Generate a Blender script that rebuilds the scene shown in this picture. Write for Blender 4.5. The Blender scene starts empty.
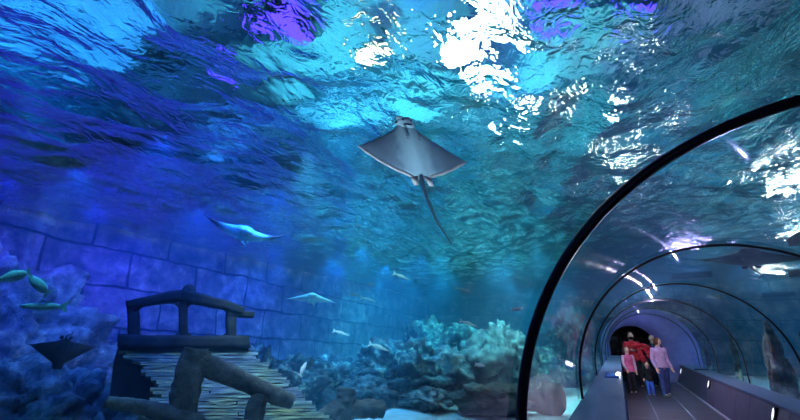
import bpy, bmesh, math, random
import numpy as np
from mathutils import Vector, Matrix, noise

R = math.radians
scene = bpy.context.scene
col = scene.collection
random.seed(7)

# ------------------------------------------------------------------ camera
EYE = Vector((0, 0, 1.58)); YAW = R(27.5); PITCH = R(18.0); FPX = 400.0
cam = bpy.data.cameras.new('camera'); cam.lens = 18; cam.sensor_width = 36
cam.clip_start = .02; cam.clip_end = 300
cam_ob = bpy.data.objects.new('camera', cam); col.objects.link(cam_ob)
cam_ob.location = EYE; cam_ob.rotation_euler = (math.pi/2 + PITCH, 0, YAW)
scene.camera = cam_ob
RM = cam_ob.rotation_euler.to_matrix()
CR, CU, CF = RM @ Vector((1, 0, 0)), RM @ Vector((0, 1, 0)), RM @ Vector((0, 0, -1))
HF = Vector((-math.sin(YAW), math.cos(YAW), 0))

def ray(px, py):
    return (CF + CR*((px-400)/FPX) + CU*((210-py)/FPX)).normalized()
def at(px, py, d):                       # point at distance d from the eye
    return EYE + ray(px, py)*d
def at_z(px, py, z):
    r = ray(px, py); return EYE + r*((z-EYE.z)/r.z)
def on_plane(px, py, p0, n):
    r = ray(px, py); return EYE + r*((p0-EYE).dot(n)/r.dot(n))

# ------------------------------------------------------------------ tags and linking
def tag(o, label=None, cat=None, group=None, kind=None):
    if label: o['label'] = label
    if cat: o['category'] = cat
    if group: o['group'] = group
    if kind: o['kind'] = kind
    return o
def obj(name, bm, mats, parent=None, smooth=True):
    me = bpy.data.meshes.new(name)
    bm.normal_update(); bm.to_mesh(me); bm.free()
    for m in (mats if isinstance(mats, (list, tuple)) else [mats]): me.materials.append(m)
    if smooth:
        me.polygons.foreach_set('use_smooth', [True]*len(me.polygons))
    o = bpy.data.objects.new(name, me); col.objects.link(o)
    if parent: o.parent = parent
    return o
def empty(name, loc=(0, 0, 0), rz=0):
    o = bpy.data.objects.new(name, None); o.empty_display_size = .1
    o.location = loc; o.rotation_euler = (0, 0, rz); col.objects.link(o); return o
def copy_tree(o, parent=None):
    c = o.copy(); col.objects.link(c); c.parent = parent
    for ch in list(o.children): copy_tree(ch, c)
    return c

# ------------------------------------------------------------------ shapes
def box(bm, c, s, rot=None, bev=0, mi=0):
    g = bmesh.ops.create_cube(bm, size=1)
    vs = g['verts']
    M = Matrix.Translation(Vector(c)) @ (rot.to_4x4() if rot else Matrix.Identity(4)) @ Matrix.Diagonal((s[0], s[1], s[2], 1))
    bmesh.ops.transform(bm, matrix=M, verts=vs)
    fs = set(f for v in vs for f in v.link_faces)
    for f in fs: f.material_index = mi
    if bev:
        es = set(e for v in vs for e in v.link_edges)
        bmesh.ops.bevel(bm, geom=list(es), offset=bev, segments=2, affect='EDGES')
    return vs
def ell(bm, c, r, rot=None, sub=2, mi=0):
    g = bmesh.ops.create_icosphere(bm, subdivisions=sub, radius=1)
    if not hasattr(r, '__len__'): r = (r, r, r)
    M = Matrix.Translation(Vector(c)) @ (rot.to_4x4() if rot else Matrix.Identity(4)) @ Matrix.Diagonal((r[0], r[1], r[2], 1))
    bmesh.ops.transform(bm, matrix=M, verts=g['verts'])
    for v in g['verts']:
        for f in v.link_faces: f.material_index = mi
    return g['verts']
def tube(bm, pts, rad, n=12, flat=1.0, up=None, mi=0, cap=True, wob=0, seed=0):
    """sweep of rings; flat squeezes each ring along its second axis"""
    pts = [Vector(p) for p in pts]
    if not hasattr(rad, '__len__'): rad = [rad]*len(pts)
    rings = []; prev = None
    for i, p in enumerate(pts):
        t = (pts[min(i+1, len(pts)-1)] - pts[max(i-1, 0)]).normalized()
        a = prev if prev is not None else (Vector(up) if up else (Vector((1, 0, 0)) if abs(t.x) < .8 else Vector((0, 1, 0))))
        a = (a - t*a.dot(t)).normalized(); prev = a; b = t.cross(a)
        ring = []
        for k in range(n):
            th = 2*math.pi*k/n; r = rad[i]
            if wob: r *= 1 + wob*noise.noise(Vector((math.cos(th)*1.5+seed, math.sin(th)*1.5, i*.7+seed)))
            ring.append(bm.verts.new(p + a*math.cos(th)*r + b*math.sin(th)*r*flat))
        rings.append(ring)
    for i in range(len(rings)-1):
        for k in range(n):
            f = bm.faces.new((rings[i][k], rings[i][(k+1) % n], rings[i+1][(k+1) % n], rings[i+1][k])); f.material_index = mi
    if cap:
        f = bm.faces.new(list(reversed(rings[0]))); f.material_index = mi
        f = bm.faces.new(rings[-1]); f.material_index = mi
    return rings
def spline(pts, n=6):
    pts = [Vector(p) for p in pts]; out = []
    for i in range(len(pts)-1):
        p0 = pts[max(i-1, 0)]; p1 = pts[i]; p2 = pts[i+1]; p3 = pts[min(i+2, len(pts)-1)]
        for k in range(n):
            t = k/n
            out.append(.5*((2*p1)+(p2-p0)*t+(2*p0-5*p1+4*p2-p3)*t*t+(3*p1-p0-3*p2+p3)*t**3))
    out.append(pts[-1]); return out
def prism(bm, outline, depth_vec, mi=0, bev=0):
    vs = [bm.verts.new(p) for p in outline]; ws = [bm.verts.new(p + depth_vec) for p in outline]
    n = len(vs); fs = [bm.faces.new(vs), bm.faces.new(list(reversed(ws)))]
    for i in range(n): fs.append(bm.faces.new((vs[i], ws[i], ws[(i+1) % n], vs[(i+1) % n])))
    for f in fs: f.material_index = mi
    bmesh.ops.recalc_face_normals(bm, faces=fs)
    if bev:
        es = set(e for f in fs for e in f.edges)
        bmesh.ops.bevel(bm, geom=list(es), offset=bev, segments=2, affect='EDGES')

# ------------------------------------------------------------------ materials
def mat(name):
    m = bpy.data.materials.new(name); m.use_nodes = True
    nt = m.node_tree; nt.nodes.clear()
    out = nt.nodes.new('ShaderNodeOutputMaterial'); return m, nt, out
def N(nt, kind, **kw):
    n = nt.nodes.new(kind)
    for k, v in kw.items():
        if hasattr(n, k): setattr(n, k, v)
        else: n.inputs[k.replace('_', ' ')].default_value = v
    return n
def ramp(nt, fac, stops):
    r = nt.nodes.new('ShaderNodeValToRGB'); e = r.color_ramp.elements
    while len(e) < len(stops): e.new(.5)
    for i, (p, c) in enumerate(stops): e[i].position = p; e[i].color = (*c, 1)
    nt.links.new(fac, r.inputs[0]); return r.outputs[0]
def coords(nt, scale=(1, 1, 1), rot=(0, 0, 0), kind='Object'):
    tc = nt.nodes.new('ShaderNodeTexCoord'); mp = nt.nodes.new('ShaderNodeMapping')
    mp.inputs['Scale'].default_value = scale; mp.inputs['Rotation'].default_value = rot
    nt.links.new(tc.outputs[kind], mp.inputs[0]); return mp.outputs[0]
def noisy(name, stops, scale=4, detail=6, rough=.8, bump=.3, stretch=(1, 1, 1), dist=.02, spec=.3, metallic=0, nrough=.6):
    m, nt, out = mat(name); L = nt.links
    v = coords(nt, stretch)
    n = N(nt, 'ShaderNodeTexNoise', Scale=scale, Detail=detail, Roughness=nrough); L.new(v, n.inputs['Vector'])
    p = nt.nodes.new('ShaderNodeBsdfPrincipled'); p.inputs['Roughness'].default_value = rough
    p.inputs['Specular IOR Level'].default_value = spec; p.inputs['Metallic'].default_value = metallic
    L.new(ramp(nt, n.outputs[0], stops), p.inputs['Base Color'])
    if bump:
        b = N(nt, 'ShaderNodeBump', Strength=bump, Distance=dist); L.new(n.outputs[0], b.inputs['Height']); L.new(b.outputs[0], p.inputs['Normal'])
    L.new(p.outputs[0], out.inputs[0]); return m
def plain(name, c, rough=.6, spec=.4, metallic=0):
    c2 = tuple(min(1, x*1.25) for x in c); c1 = tuple(x*.8 for x in c)
    return noisy(name, [(.3, c1), (.7, c2)], scale=12, rough=rough, bump=.08, dist=.003, spec=spec, metallic=metallic)
def emit(name, c, s):
    m, nt, out = mat(name); e = N(nt, 'ShaderNodeEmission', Strength=s); e.inputs[0].default_value = (*c, 1)
    nt.links.new(e.outputs[0], out.inputs[0]); return m

WATER_IOR = 1.10
def water_mat():
    m, nt, out = mat('water_surface'); L = nt.links
    g = N(nt, 'ShaderNodeBsdfGlass', Roughness=.035, IOR=WATER_IOR)
    g.inputs['Color'].default_value = (.95, 1, 1, 1)
    v1 = coords(nt, (1.0, .45, 1)); n1 = N(nt, 'ShaderNodeTexNoise', Scale=1.8, Detail=3, Roughness=.55, Distortion=.8); L.new(v1, n1.inputs['Vector'])
    v2 = coords(nt, (1, .7, 1), (0, 0, .5)); n2 = N(nt, 'ShaderNodeTexNoise', Scale=8, Detail=2.5, Roughness=.55, Distortion=.9); L.new(v2, n2.inputs['Vector'])
    b1 = N(nt, 'ShaderNodeBump', Strength=1, Distance=.10); L.new(n1.outputs[0], b1.inputs['Height'])
    b2 = N(nt, 'ShaderNodeBump', Strength=1, Distance=.034); L.new(n2.outputs[0], b2.inputs['Height']); L.new(b1.outputs[0], b2.inputs['Normal'])
    L.new(b2.outputs[0], g.inputs['Normal']); L.new(g.outputs[0], out.inputs[0])
    return m, nt, out
def add_volume(nt, out):
    L = nt.links
    s = N(nt, 'ShaderNodeVolumeScatter', Density=VOL_S); s.inputs['Color'].default_value = (.12, .55, .95, 1); s.inputs['Anisotropy'].default_value = .2
    a = N(nt, 'ShaderNodeVolumeAbsorption', Density=VOL_A); a.inputs['Color'].default_value = (.0, .62, .85, 1)
    ad = nt.nodes.new('ShaderNodeAddShader'); L.new(s.outputs[0], ad.inputs[0]); L.new(a.outputs[0], ad.inputs[1])
    L.new(ad.outputs[0], out.inputs['Volume'])
VOL_S, VOL_A = .042, .05
M_SURF, _nt, _out = water_mat(); add_volume(_nt, _out)
def water_side():
    m, nt, out = mat('water_side'); t = nt.nodes.new('ShaderNodeBsdfTransparent'); nt.links.new(t.outputs[0], out.inputs[0]); add_volume(nt, out); return m
M_SIDE = water_side()

def glass_mat():
    m, nt, out = mat('acrylic'); L = nt.links
    t = nt.nodes.new('ShaderNodeBsdfTransparent'); t.inputs[0].default_value = (.93, .97, 1, 1)
    g = N(nt, 'ShaderNodeBsdfGlossy', Roughness=.06); g.inputs[0].default_value = (.9, .92, 1, 1)
    f = N(nt, 'ShaderNodeLayerWeight', Blend=.5)
    mr = N(nt, 'ShaderNodeMapRange'); mr.inputs['From Min'].default_value = .6; mr.inputs['From Max'].default_value = 1.0
    mr.inputs['To Min'].default_value = .02; mr.inputs['To Max'].default_value = .38
    L.new(f.outputs['Facing'], mr.inputs[0])
    n = N(nt, 'ShaderNodeTexNoise', Scale=1.2, Detail=2); L.new(coords(nt, (1, 1, 1)), n.inputs['Vector'])
    b = N(nt, 'ShaderNodeBump', Strength=.4, Distance=.02); L.new(n.outputs[0], b.inputs['Height']); L.new(b.outputs[0], g.inputs['Normal'])
    mx = nt.nodes.new('ShaderNodeMixShader'); L.new(mr.outputs[0], mx.inputs[0]); L.new(t.outputs[0], mx.inputs[1]); L.new(g.outputs[0], mx.inputs[2])
    L.new(mx.outputs[0], out.inputs[0]); return m
M_GLASS = glass_mat()

def wall_mat():
    m, nt, out = mat('tank_block_wall'); L = nt.links
    v = coords(nt, (1, 1, 1))
    sx = nt.nodes.new('ShaderNodeSeparateXYZ'); L.new(v, sx.inputs[0]); cx = nt.nodes.new('ShaderNodeCombineXYZ')
    nz = N(nt, 'ShaderNodeTexNoise', Scale=.9, Detail=4); L.new(v, nz.inputs['Vector'])
    off = N(nt, 'ShaderNodeMath', operation='MULTIPLY'); off.inputs[1].default_value = .28; L.new(nz.outputs[0], off.inputs[0])
    tl = N(nt, 'ShaderNodeMath', operation='MULTIPLY_ADD'); L.new(sx.outputs['X'], tl.inputs[0]); tl.inputs[1].default_value = .043; L.new(sx.outputs['Z'], tl.inputs[2])
    ad = N(nt, 'ShaderNodeMath', operation='ADD'); L.new(tl.outputs[0], ad.inputs[0]); L.new(off.outputs[0], ad.inputs[1])
    L.new(sx.outputs['X'], cx.inputs['X']); L.new(ad.outputs[0], cx.inputs['Y'])
    br = nt.nodes.new('ShaderNodeTexBrick'); L.new(cx.outputs[0], br.inputs['Vector'])
    for k, val in dict(Scale=1.0).items(): br.inputs[k].default_value = val
    br.inputs['Mortar Size'].default_value = .035; br.inputs['Mortar Smooth'].default_value = .6
    br.inputs['Brick Width'].default_value = 1.9; br.inputs['Row Height'].default_value = .95
    br.inputs['Color1'].default_value = (.22, .25, .28, 1); br.inputs['Color2'].default_value = (.14, .17, .2, 1); br.inputs['Mortar'].default_value = (.035, .04, .05, 1)
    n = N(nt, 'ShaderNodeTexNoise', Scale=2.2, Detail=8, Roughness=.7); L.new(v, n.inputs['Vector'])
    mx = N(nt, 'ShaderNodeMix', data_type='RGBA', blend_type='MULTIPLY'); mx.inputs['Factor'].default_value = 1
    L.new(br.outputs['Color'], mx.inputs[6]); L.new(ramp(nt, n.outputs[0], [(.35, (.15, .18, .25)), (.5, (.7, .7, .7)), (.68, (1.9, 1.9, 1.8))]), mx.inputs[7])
    p = nt.nodes.new('ShaderNodeBsdfPrincipled'); p.inputs['Roughness'].default_value = .9; L.new(mx.outputs[2], p.inputs['Base Color'])
    b1 = N(nt, 'ShaderNodeBump', Strength=.9, Distance=.12); L.new(n.outputs[0], b1.inputs['Height'])
    b2 = N(nt, 'ShaderNodeBump', Strength=1, Distance=.08, invert=True); L.new(br.outputs['Fac'], b2.inputs['Height']); L.new(b1.outputs[0], b2.inputs['Normal'])
    L.new(b2.outputs[0], p.inputs['Normal']); L.new(p.outputs[0], out.inputs[0]); return m
M_WALL = wall_mat()
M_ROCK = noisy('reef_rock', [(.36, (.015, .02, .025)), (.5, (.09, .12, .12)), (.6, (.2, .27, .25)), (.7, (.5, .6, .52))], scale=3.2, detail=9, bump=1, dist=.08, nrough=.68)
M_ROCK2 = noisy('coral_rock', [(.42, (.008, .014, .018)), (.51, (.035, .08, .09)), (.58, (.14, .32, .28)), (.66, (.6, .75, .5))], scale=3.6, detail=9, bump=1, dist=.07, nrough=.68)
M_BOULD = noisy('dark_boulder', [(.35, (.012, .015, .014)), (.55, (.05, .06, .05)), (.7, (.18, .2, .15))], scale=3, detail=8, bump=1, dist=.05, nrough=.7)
M_SAND = noisy('white_sand', [(.35, (.62, .62, .56)), (.7, (.9, .9, .84))], scale=2.5, detail=8, bump=.5, dist=.03)
M_WOOD = noisy('waterlogged_wood', [(.3, (.02, .022, .024)), (.55, (.06, .065, .065)), (.8, (.15, .16, .15))], scale=5, detail=7, bump=.8, dist=.02, stretch=(1, 1, 3))
M_DARKWOOD = noisy('blackened_wood', [(.3, (.012, .014, .02)), (.6, (.035, .04, .05)), (.8, (.08, .09, .09))], scale=6, detail=7, bump=.7, dist=.02)
M_LOG = noisy('grey_log', [(.3, (.04, .045, .05)), (.55, (.16, .18, .18)), (.75, (.4, .43, .4))], scale=7, detail=8, bump=1, dist=.02, nrough=.7)
def plank_mat():
    m, nt, out = mat('streaked_plank'); L = nt.links
    v = coords(nt, (1.2, 1.2, 22)); n = N(nt, 'ShaderNodeTexNoise', Scale=2.4, Detail=6, Roughness=.6, Distortion=.3); L.new(v, n.inputs['Vector'])
    v2 = coords(nt, (1, 1, 3)); n2 = N(nt, 'ShaderNodeTexNoise', Scale=1.6, Detail=5); L.new(v2, n2.inputs['Vector'])
    c = ramp(nt, n.outputs[0], [(.36, (.02, .024, .035)), (.47, (.10, .12, .12)), (.56, (.2, .23, .2)), (.68, (.45, .5, .38))])
    c2 = ramp(nt, n2.outputs[0], [(.35, (.5, .6, 1)), (.5, (.7, .9, .8)), (.64, (1, .95, .45))])
    mx = N(nt, 'ShaderNodeMix', data_type='RGBA', blend_type='MULTIPLY'); mx.inputs['Factor'].default_value = 1
    L.new(c, mx.inputs[6]); L.new(c2, mx.inputs[7])
    p = nt.nodes.new('ShaderNodeBsdfPrincipled'); p.inputs['Roughness'].default_value = .8; L.new(mx.outputs[2], p.inputs['Base Color'])
    b = N(nt, 'ShaderNodeBump', Strength=.8, Distance=.02); L.new(n.outputs[0], b.inputs['Height']); L.new(b.outputs[0], p.inputs['Normal'])
    L.new(p.outputs[0], out.inputs[0]); return m
M_PLANK = plank_mat()
M_RIB = noisy('black_rib', [(.4, (.012, .012, .018)), (.7, (.02, .02, .03))], scale=8, rough=.35, bump=.05, spec=.5)
M_KERB = noisy('kerb_laminate', [(.3, (.05, .042, .08)), (.7, (.09, .075, .13))], scale=5, detail=8, rough=.5, bump=.15, dist=.004)
M_BENCH = noisy('bench_laminate', [(.3, (.08, .11, .2)), (.7, (.13, .17, .28))], scale=3, detail=6, rough=.33, bump=.1, dist=.003, stretch=(6, 1, 1))
def floor_mat():
    m, nt, out = mat('tunnel_floor_tiles'); L = nt.links
    v = coords(nt); br = nt.nodes.new('ShaderNodeTexBrick'); L.new(v, br.inputs['Vector']); br.offset = 0
    mp = v.node; mp.inputs['Location'].default_value = (-.5, 0, 0)
    br.inputs['Scale'].default_value = 1; br.inputs['Brick Width'].default_value = .68; br.inputs['Row Height'].default_value = 1.36
    br.inputs['Mortar Size'].default_value = .012; br.inputs['Mortar Smooth'].default_value = .1
    br.inputs['Color1'].default_value = (.045, .033, .06, 1); br.inputs['Color2'].default_value = (.035, .027, .05, 1); br.inputs['Mortar'].default_value = (.26, .24, .34, 1)
    p = nt.nodes.new('ShaderNodeBsdfPrincipled'); p.inputs['Roughness'].default_value = .4; L.new(br.outputs['Color'], p.inputs['Base Color'])
    L.new(p.outputs[0], out.inputs[0]); return m
M_FLOOR = floor_mat()
M_RING = noisy('portal_plaster', [(.3, (.16, .15, .36)), (.7, (.22, .22, .46))], scale=3, bump=.1)
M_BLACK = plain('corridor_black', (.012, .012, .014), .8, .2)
M_STEEL = plain('dark_steel', (.03, .035, .04))
M_HALL = noisy('hall_ceiling_paint', [(.3, (.3, .3, .3)), (.5, (.6, .6, .6)), (.7, (.85, .85, .85))], scale=.5, detail=5, bump=0, rough=1, spec=0)

# ------------------------------------------------------------------ the tunnel (runs along +Y)
CX, CZ, RAD = .985, 1.10, 1.45
XL, XR = CX-RAD, CX+RAD
ZL, ZR = .96, .67            # heights of the left bench and the right kerb
Y0, Y1 = -7.0, 20.0
RIBS = [-1.32, 2.03, 5.2, 8.62, 12.0, 15.2, 18.4]
def profile(r, zl, zr, n=48):
    pts = [Vector((CX-r, 0, zl))]
    for k in range(n+1):
        th = math.pi*(1-k/n); pts.append(Vector((CX+r*math.cos(th), 0, CZ+r*math.sin(th))))
    pts.append(Vector((CX+r, 0, zr))); return pts
def sweep(bm, prof, ys, mi=0, flip=False):
    rows = [[bm.verts.new((p.x, y, p.z)) for p in prof] for y in ys]
    for a, b in zip(rows, rows[1:]):
        for k in range(len(prof)-1):
            q = (a[k], a[k+1], b[k+1], b[k])
            f = bm.faces.new(tuple(reversed(q)) if flip else q); f.material_index = mi
    return rows
edges = [Y0] + RIBS + [Y1]
for i in range(len(edges)-1):
    bm = bmesh.new(); sweep(bm, profile(RAD, ZL, ZR), np.linspace(edges[i], edges[i+1], 5))
    tag(obj('window_%d' % (i+1), bm, M_GLASS), 'clear acrylic tunnel panel between two black ribs', kind='structure')
for i, y in enumerate(RIBS):
    bm = bmesh.new()
    tube(bm, [p + Vector((0, y, 0)) for p in profile(RAD-.018, ZL+.005, ZR+.005, 72)], .025 if i == 1 else .015, n=10, up=(0, 1, 0))
    tag(obj('trim_%d' % (i+1), bm, M_RIB), 'black curved rib holding the acrylic tunnel panels', kind='structure')
bm = bmesh.new(); box(bm, ((-.05+1.77)/2, (Y0+Y1)/2, -.03), (1.82, Y1-Y0, .06))
tag(obj('floor', bm, M_FLOOR, smooth=False), 'dark purple tiled tunnel walkway with pale seams', kind='structure')
# left bench: body and worktop
bm = bmesh.new(); box(bm, ((XL-.05)/2-.02, (Y0+Y1)/2, (ZL-.04)/2), (-.07-XL, Y1-Y0, ZL-.04)); 
tag(obj('wall_left', bm, M_KERB, smooth=False), 'dark panelled plinth under the left tunnel glass', kind='structure')
bm = bmesh.new(); box(bm, ((XL-.04)/2-.0, (Y0+Y1)/2, ZL-.02), (-.04-XL, Y1-Y0, .04), bev=.008)
tag(obj('ledge_left', bm, M_BENCH, smooth=False), 'blue grey ledge along the left tunnel glass', kind='structure')
# right kerb: slightly battered face with panel joints
bm = bmesh.new()
for k in range(27):
    ya, yb = Y0+k*1.0, Y0+k+.988
    prism(bm, [Vector((1.78, ya, 0)), Vector((XR, ya, 0)), Vector((XR, ya, ZR-.04)), Vector((1.98, ya, ZR-.04))], Vector((0, yb-ya, 0)))
tag(obj('wall_right', bm, M_KERB, smooth=False), 'dark panelled kerb under the right tunnel glass', kind='structure')
bm = bmesh.new(); box(bm, ((1.96+XR)/2, (Y0+Y1)/2, ZR-.02), (XR-1.96, Y1-Y0, .04), bev=.008)
tag(obj('ledge_right', bm, M_BENCH, smooth=False), 'blue grey ledge along the right tunnel glass', kind='structure')
bm = bmesh.new(); box(bm, (1.745, (Y0+Y1)/2, .03), (.05, Y1-Y0, .06), bev=.01)
tag(obj('baseboard_right', bm, plain('skirting_grey', (.25, .23, .33)), smooth=False), 'pale skirting strip along the right kerb', kind='structure')

# end portal: plaster ring with an arched opening and a black corridor behind
HX, HZ, HR = .47, 1.30, .86
bm = bmesh.new(); n = 48
inner = [(HX-HR, 0)] + [(HX+HR*math.cos(math.pi*(1-k/n)), HZ+HR*math.sin(math.pi*(1-k/n))) for k in range(n+1)] + [(HX+HR, 0)]
outer = [(XL-.3, 0)] + [(CX+(RAD+.3)*math.cos(math.pi*(1-k/n)), CZ+(RAD+.3)*math.sin(math.pi*(1-k/n))) for k in range(n+1)] + [(XR+.3, 0)]
vi = [bm.verts.new((x, Y1, z)) for x, z in inner]; vo = [bm.verts.new((x, Y1, z)) for x, z in outer]; vb = [bm.verts.new((x, Y1+.5, z)) for x, z in inner]
vm = [bm.verts.new((x*.55+X*.45, Y1-.12, z*.55+Z*.45)) for (x, z), (X, Z) in zip(inner, outer)]
for k in range(len(inner)-1):
    bm.faces.new((vi[k], vi[k+1], vm[k+1], vm[k])); bm.faces.new((vm[k], vm[k+1], vo[k+1], vo[k])); bm.faces.new((vb[k], vb[k+1], vi[k+1], vi[k]))
tag(obj('wall_end', bm, M_RING), 'violet plaster ring around the arched tunnel exit', kind='structure')
bm = bmesh.new()
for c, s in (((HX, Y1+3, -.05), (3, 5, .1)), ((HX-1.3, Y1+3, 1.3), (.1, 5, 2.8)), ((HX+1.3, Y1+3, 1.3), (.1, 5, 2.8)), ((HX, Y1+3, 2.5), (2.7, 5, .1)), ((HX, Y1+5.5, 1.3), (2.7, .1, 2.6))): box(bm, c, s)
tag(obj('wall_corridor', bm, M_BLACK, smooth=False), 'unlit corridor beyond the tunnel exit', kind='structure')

# ------------------------------------------------------------------ the tank
WZ = 4.2                                   # water level
AZ = R(0); WD = 11.0                      # long block wall: direction and distance
wdir = Vector((math.sin(AZ), math.cos(AZ), 0)); wn = Vector((-math.cos(AZ), math.sin(AZ), 0))
bm = bmesh.new()
def grid(bm, nx, nz, fn, mi=0):
    vs = [[bm.verts.new(fn(i/(nx-1), j/(nz-1))) for i in range(nx)] for j in range(nz)]
    for j in range(nz-1):
        for i in range(nx-1):
            f = bm.faces.new((vs[j][i], vs[j][i+1], vs[j+1][i+1], vs[j+1][i])); f.material_index = mi
    return vs
grid(bm, 220, 40, lambda u, v: Vector((u*40, .18*noise.noise(Vector((u*48*.6, v*4, 3)))+.07*noise.noise(Vector((u*48*2, v*10, 8))), v*5.4)))
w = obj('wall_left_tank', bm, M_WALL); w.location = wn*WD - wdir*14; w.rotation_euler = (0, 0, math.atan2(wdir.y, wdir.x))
tag(w, 'block stone wall along the far side of the tank', kind='structure')
bm = bmesh.new()
grid(bm, 160, 36, lambda u, v: Vector((-26+u*40, 25+.3*noise.noise(Vector((u*20, v*5, 1))), v*5.4)))
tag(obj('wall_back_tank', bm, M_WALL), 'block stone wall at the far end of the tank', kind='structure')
bm = bmesh.new()
grid(bm, 160, 36, lambda u, v: Vector((10+.5*noise.noise(Vector((u*20, v*4, 5))), 26-u*42, v*5.4)))
tag(obj('wall_right_tank', bm, M_ROCK), 'dark reef rock wall to the right of the tunnel', kind='structure')
bm = bmesh.new()
def sandz(x, y): return -.02 + .10*noise.noise(Vector((x*.5, y*.5, 2))) + .03*noise.noise(Vector((x*2, y*2, 4)))
for xa, xb in ((-22, XL-.03), (XR+.03, 11)):
    grid(bm, 110, 180, lambda u, v: Vector((xa+u*(xb-xa), -10+v*37, min(sandz(xa+u*(xb-xa), -10+v*37), .1))))
tag(obj('floor_tank', bm, M_SAND), 'white sand bed of the tank', kind='structure')

# the water: one closed body with a wavy top, hollowed around the tunnel
rng = np.random.default_rng(5)
waves = []
for i in range(46):
    lam = 10**rng.uniform(-.5, .2); th = rng.normal(0, .55) if i % 3 else rng.uniform(0, math.pi)
    waves.append((math.cos(th)*2*math.pi/lam, math.sin(th)*2*math.pi/lam, rng.uniform(0, 6.28), .0078*lam))
nx, ny = 270, 400
X = np.linspace(-10.8, 9.5, nx); Y = np.linspace(-9, 24.7, ny); XX, YY = np.meshgrid(X, Y)
XD = XX + .5*np.sin(YY*.45+1)+.25*np.sin(YY*1.1); YD = YY + .5*np.sin(XX*.5)
H = sum(a*np.sin(kx*XD+ky*YD+p) for kx, ky, p, a in waves) + WZ
bm = bmesh.new()
vs = [[bm.verts.new((X[i], Y[j], H[j, i])) for i in range(nx)] for j in range(ny)]
for j in range(ny-1):
    for i in range(nx-1): bm.faces.new((vs[j][i], vs[j][i+1], vs[j+1][i+1], vs[j+1][i]))
def skirt(row, flip):
    lo = [bm.verts.new((v.co.x, v.co.y, -.3)) for v in row]
    for k in range(len(row)-1):
        q = (row[k], row[k+1], lo[k+1], lo[k]); f = bm.faces.new(tuple(reversed(q)) if flip else q); f.material_index = 1
skirt(vs[0], True); skirt(vs[-1], False); skirt([r[0] for r in vs], False); skirt([r[-1] for r in vs], True)
YA, YB = -9.0, 24.7
prof = [Vector((CX-RAD-.02, 0, -.3))] + profile(RAD+.02, ZL, ZR)[1:-1] + [Vector((CX+RAD+.02, 0, -.3))]
sweep(bm, prof, [YA, YB], mi=1, flip=True)
for xa, xb in ((-10.8, CX-RAD-.02), (CX+RAD+.02, 9.5)):
    f = bm.faces.new([bm.verts.new(c) for c in ((xa, YA, -.3), (xa, YB, -.3), (xb, YB, -.3), (xb, YA, -.3))]); f.material_index = 1
water = tag(obj('water', bm, [M_SURF, M_SIDE]), 'rippling blue and turquoise tank water around the tunnel', 'water', kind='stuff')

# hall above the tank
bm = bmesh.new(); box(bm, (-6, 12, 9.05), (60, 70, .1))
tag(obj('ceiling', bm, M_HALL, smooth=False), 'pale hall ceiling above the water', kind='structure')
bm = bmesh.new()
box(bm, (-36, 12, 6.6), (.2, 70, 5)); box(bm, (24, 12, 6.6), (.2, 70, 5)); box(bm, (-6, 47, 6.6), (60, .2, 5)); box(bm, (-6, -23, 6.6), (60, .2, 5))
tag(obj('wall_hall', bm, M_HALL, smooth=False), 'pale hall walls above the tank', kind='structure')

for i, y_ in enumerate(range(-6, 40, 4)):  # unseen beams added so the ripples refract dark crinkled patterns
    bm = bmesh.new(); box(bm, (-6, y_, 8.72), (58, .35, .55)); box(bm, (-6, y_, 8.42), (58, .6, .05))
    for k in range(12): tube(bm, [(-33+k*5, y_, 8.5), (-31.5+k*5, y_+2, 8.75)], .08, n=6)
    tag(obj('roof_beam', bm, M_STEEL, smooth=False), 'added dark steel roof beam breaking up the ripples from above the water', kind='structure')

# ------------------------------------------------------------------ lights
def light(kind, loc, energy, color, target=None, size=.2, angle=60, blend=.8, name='light_spot', sy=None):
    l = bpy.data.lights.new(name, kind); l.energy = energy; l.color = color
    if kind == 'SPOT': l.spot_size = R(angle); l.spot_blend = blend; l.shadow_soft_size = size
    elif kind == 'AREA':
        l.size = size
        if sy: l.shape = 'RECTANGLE'; l.size_y = sy
    else: l.shadow_soft_size = size
    o = bpy.data.objects.new(name, l); col.objects.link(o); o.location = loc
    if target is not None: o.rotation_euler = (Vector(target)-Vector(loc)).to_track_quat('-Z', 'Y').to_euler()
    return o
BLUE, DEEP, TEAL, VIOL = (.03, .12, 1), (.06, .04, 1), (.08, .75, 1), (.35, .15, 1)
# uplights washing the hall ceiling (seen through the water surface)
def up(x, y, e, c, ang=110): light('SPOT', (x, y, 5.0), e, c, (x, y, 9), 0, ang, 1)
LIT = globals().get('LIT', 1.0)
up(-6, 8, 3400, (.08, .7, 1)); up(-4, 13, 3600, TEAL); up(-9, 13, 3000, (.06, .5, 1)); up(-1, 7, 1500, BLUE); up(-14, 4, 4200, (.03, .3, 1)); up(-16, 12, 3400, (.03, .2, 1)); up(-10, 2, 1600, (.05, .5, 1))
up(-8, 1, 1600, (.12, .08, 1)); up(2, 13, 700, (.25, .3, .9)); up(7, 10, 500, (.35, .4, .8)); up(4, 20, 2600, TEAL); up(0, 10.5, 2200, (.05, .9, .75), 80); up(12, 22, 1100, TEAL); up(-2, 22, 3400, TEAL)
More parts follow.
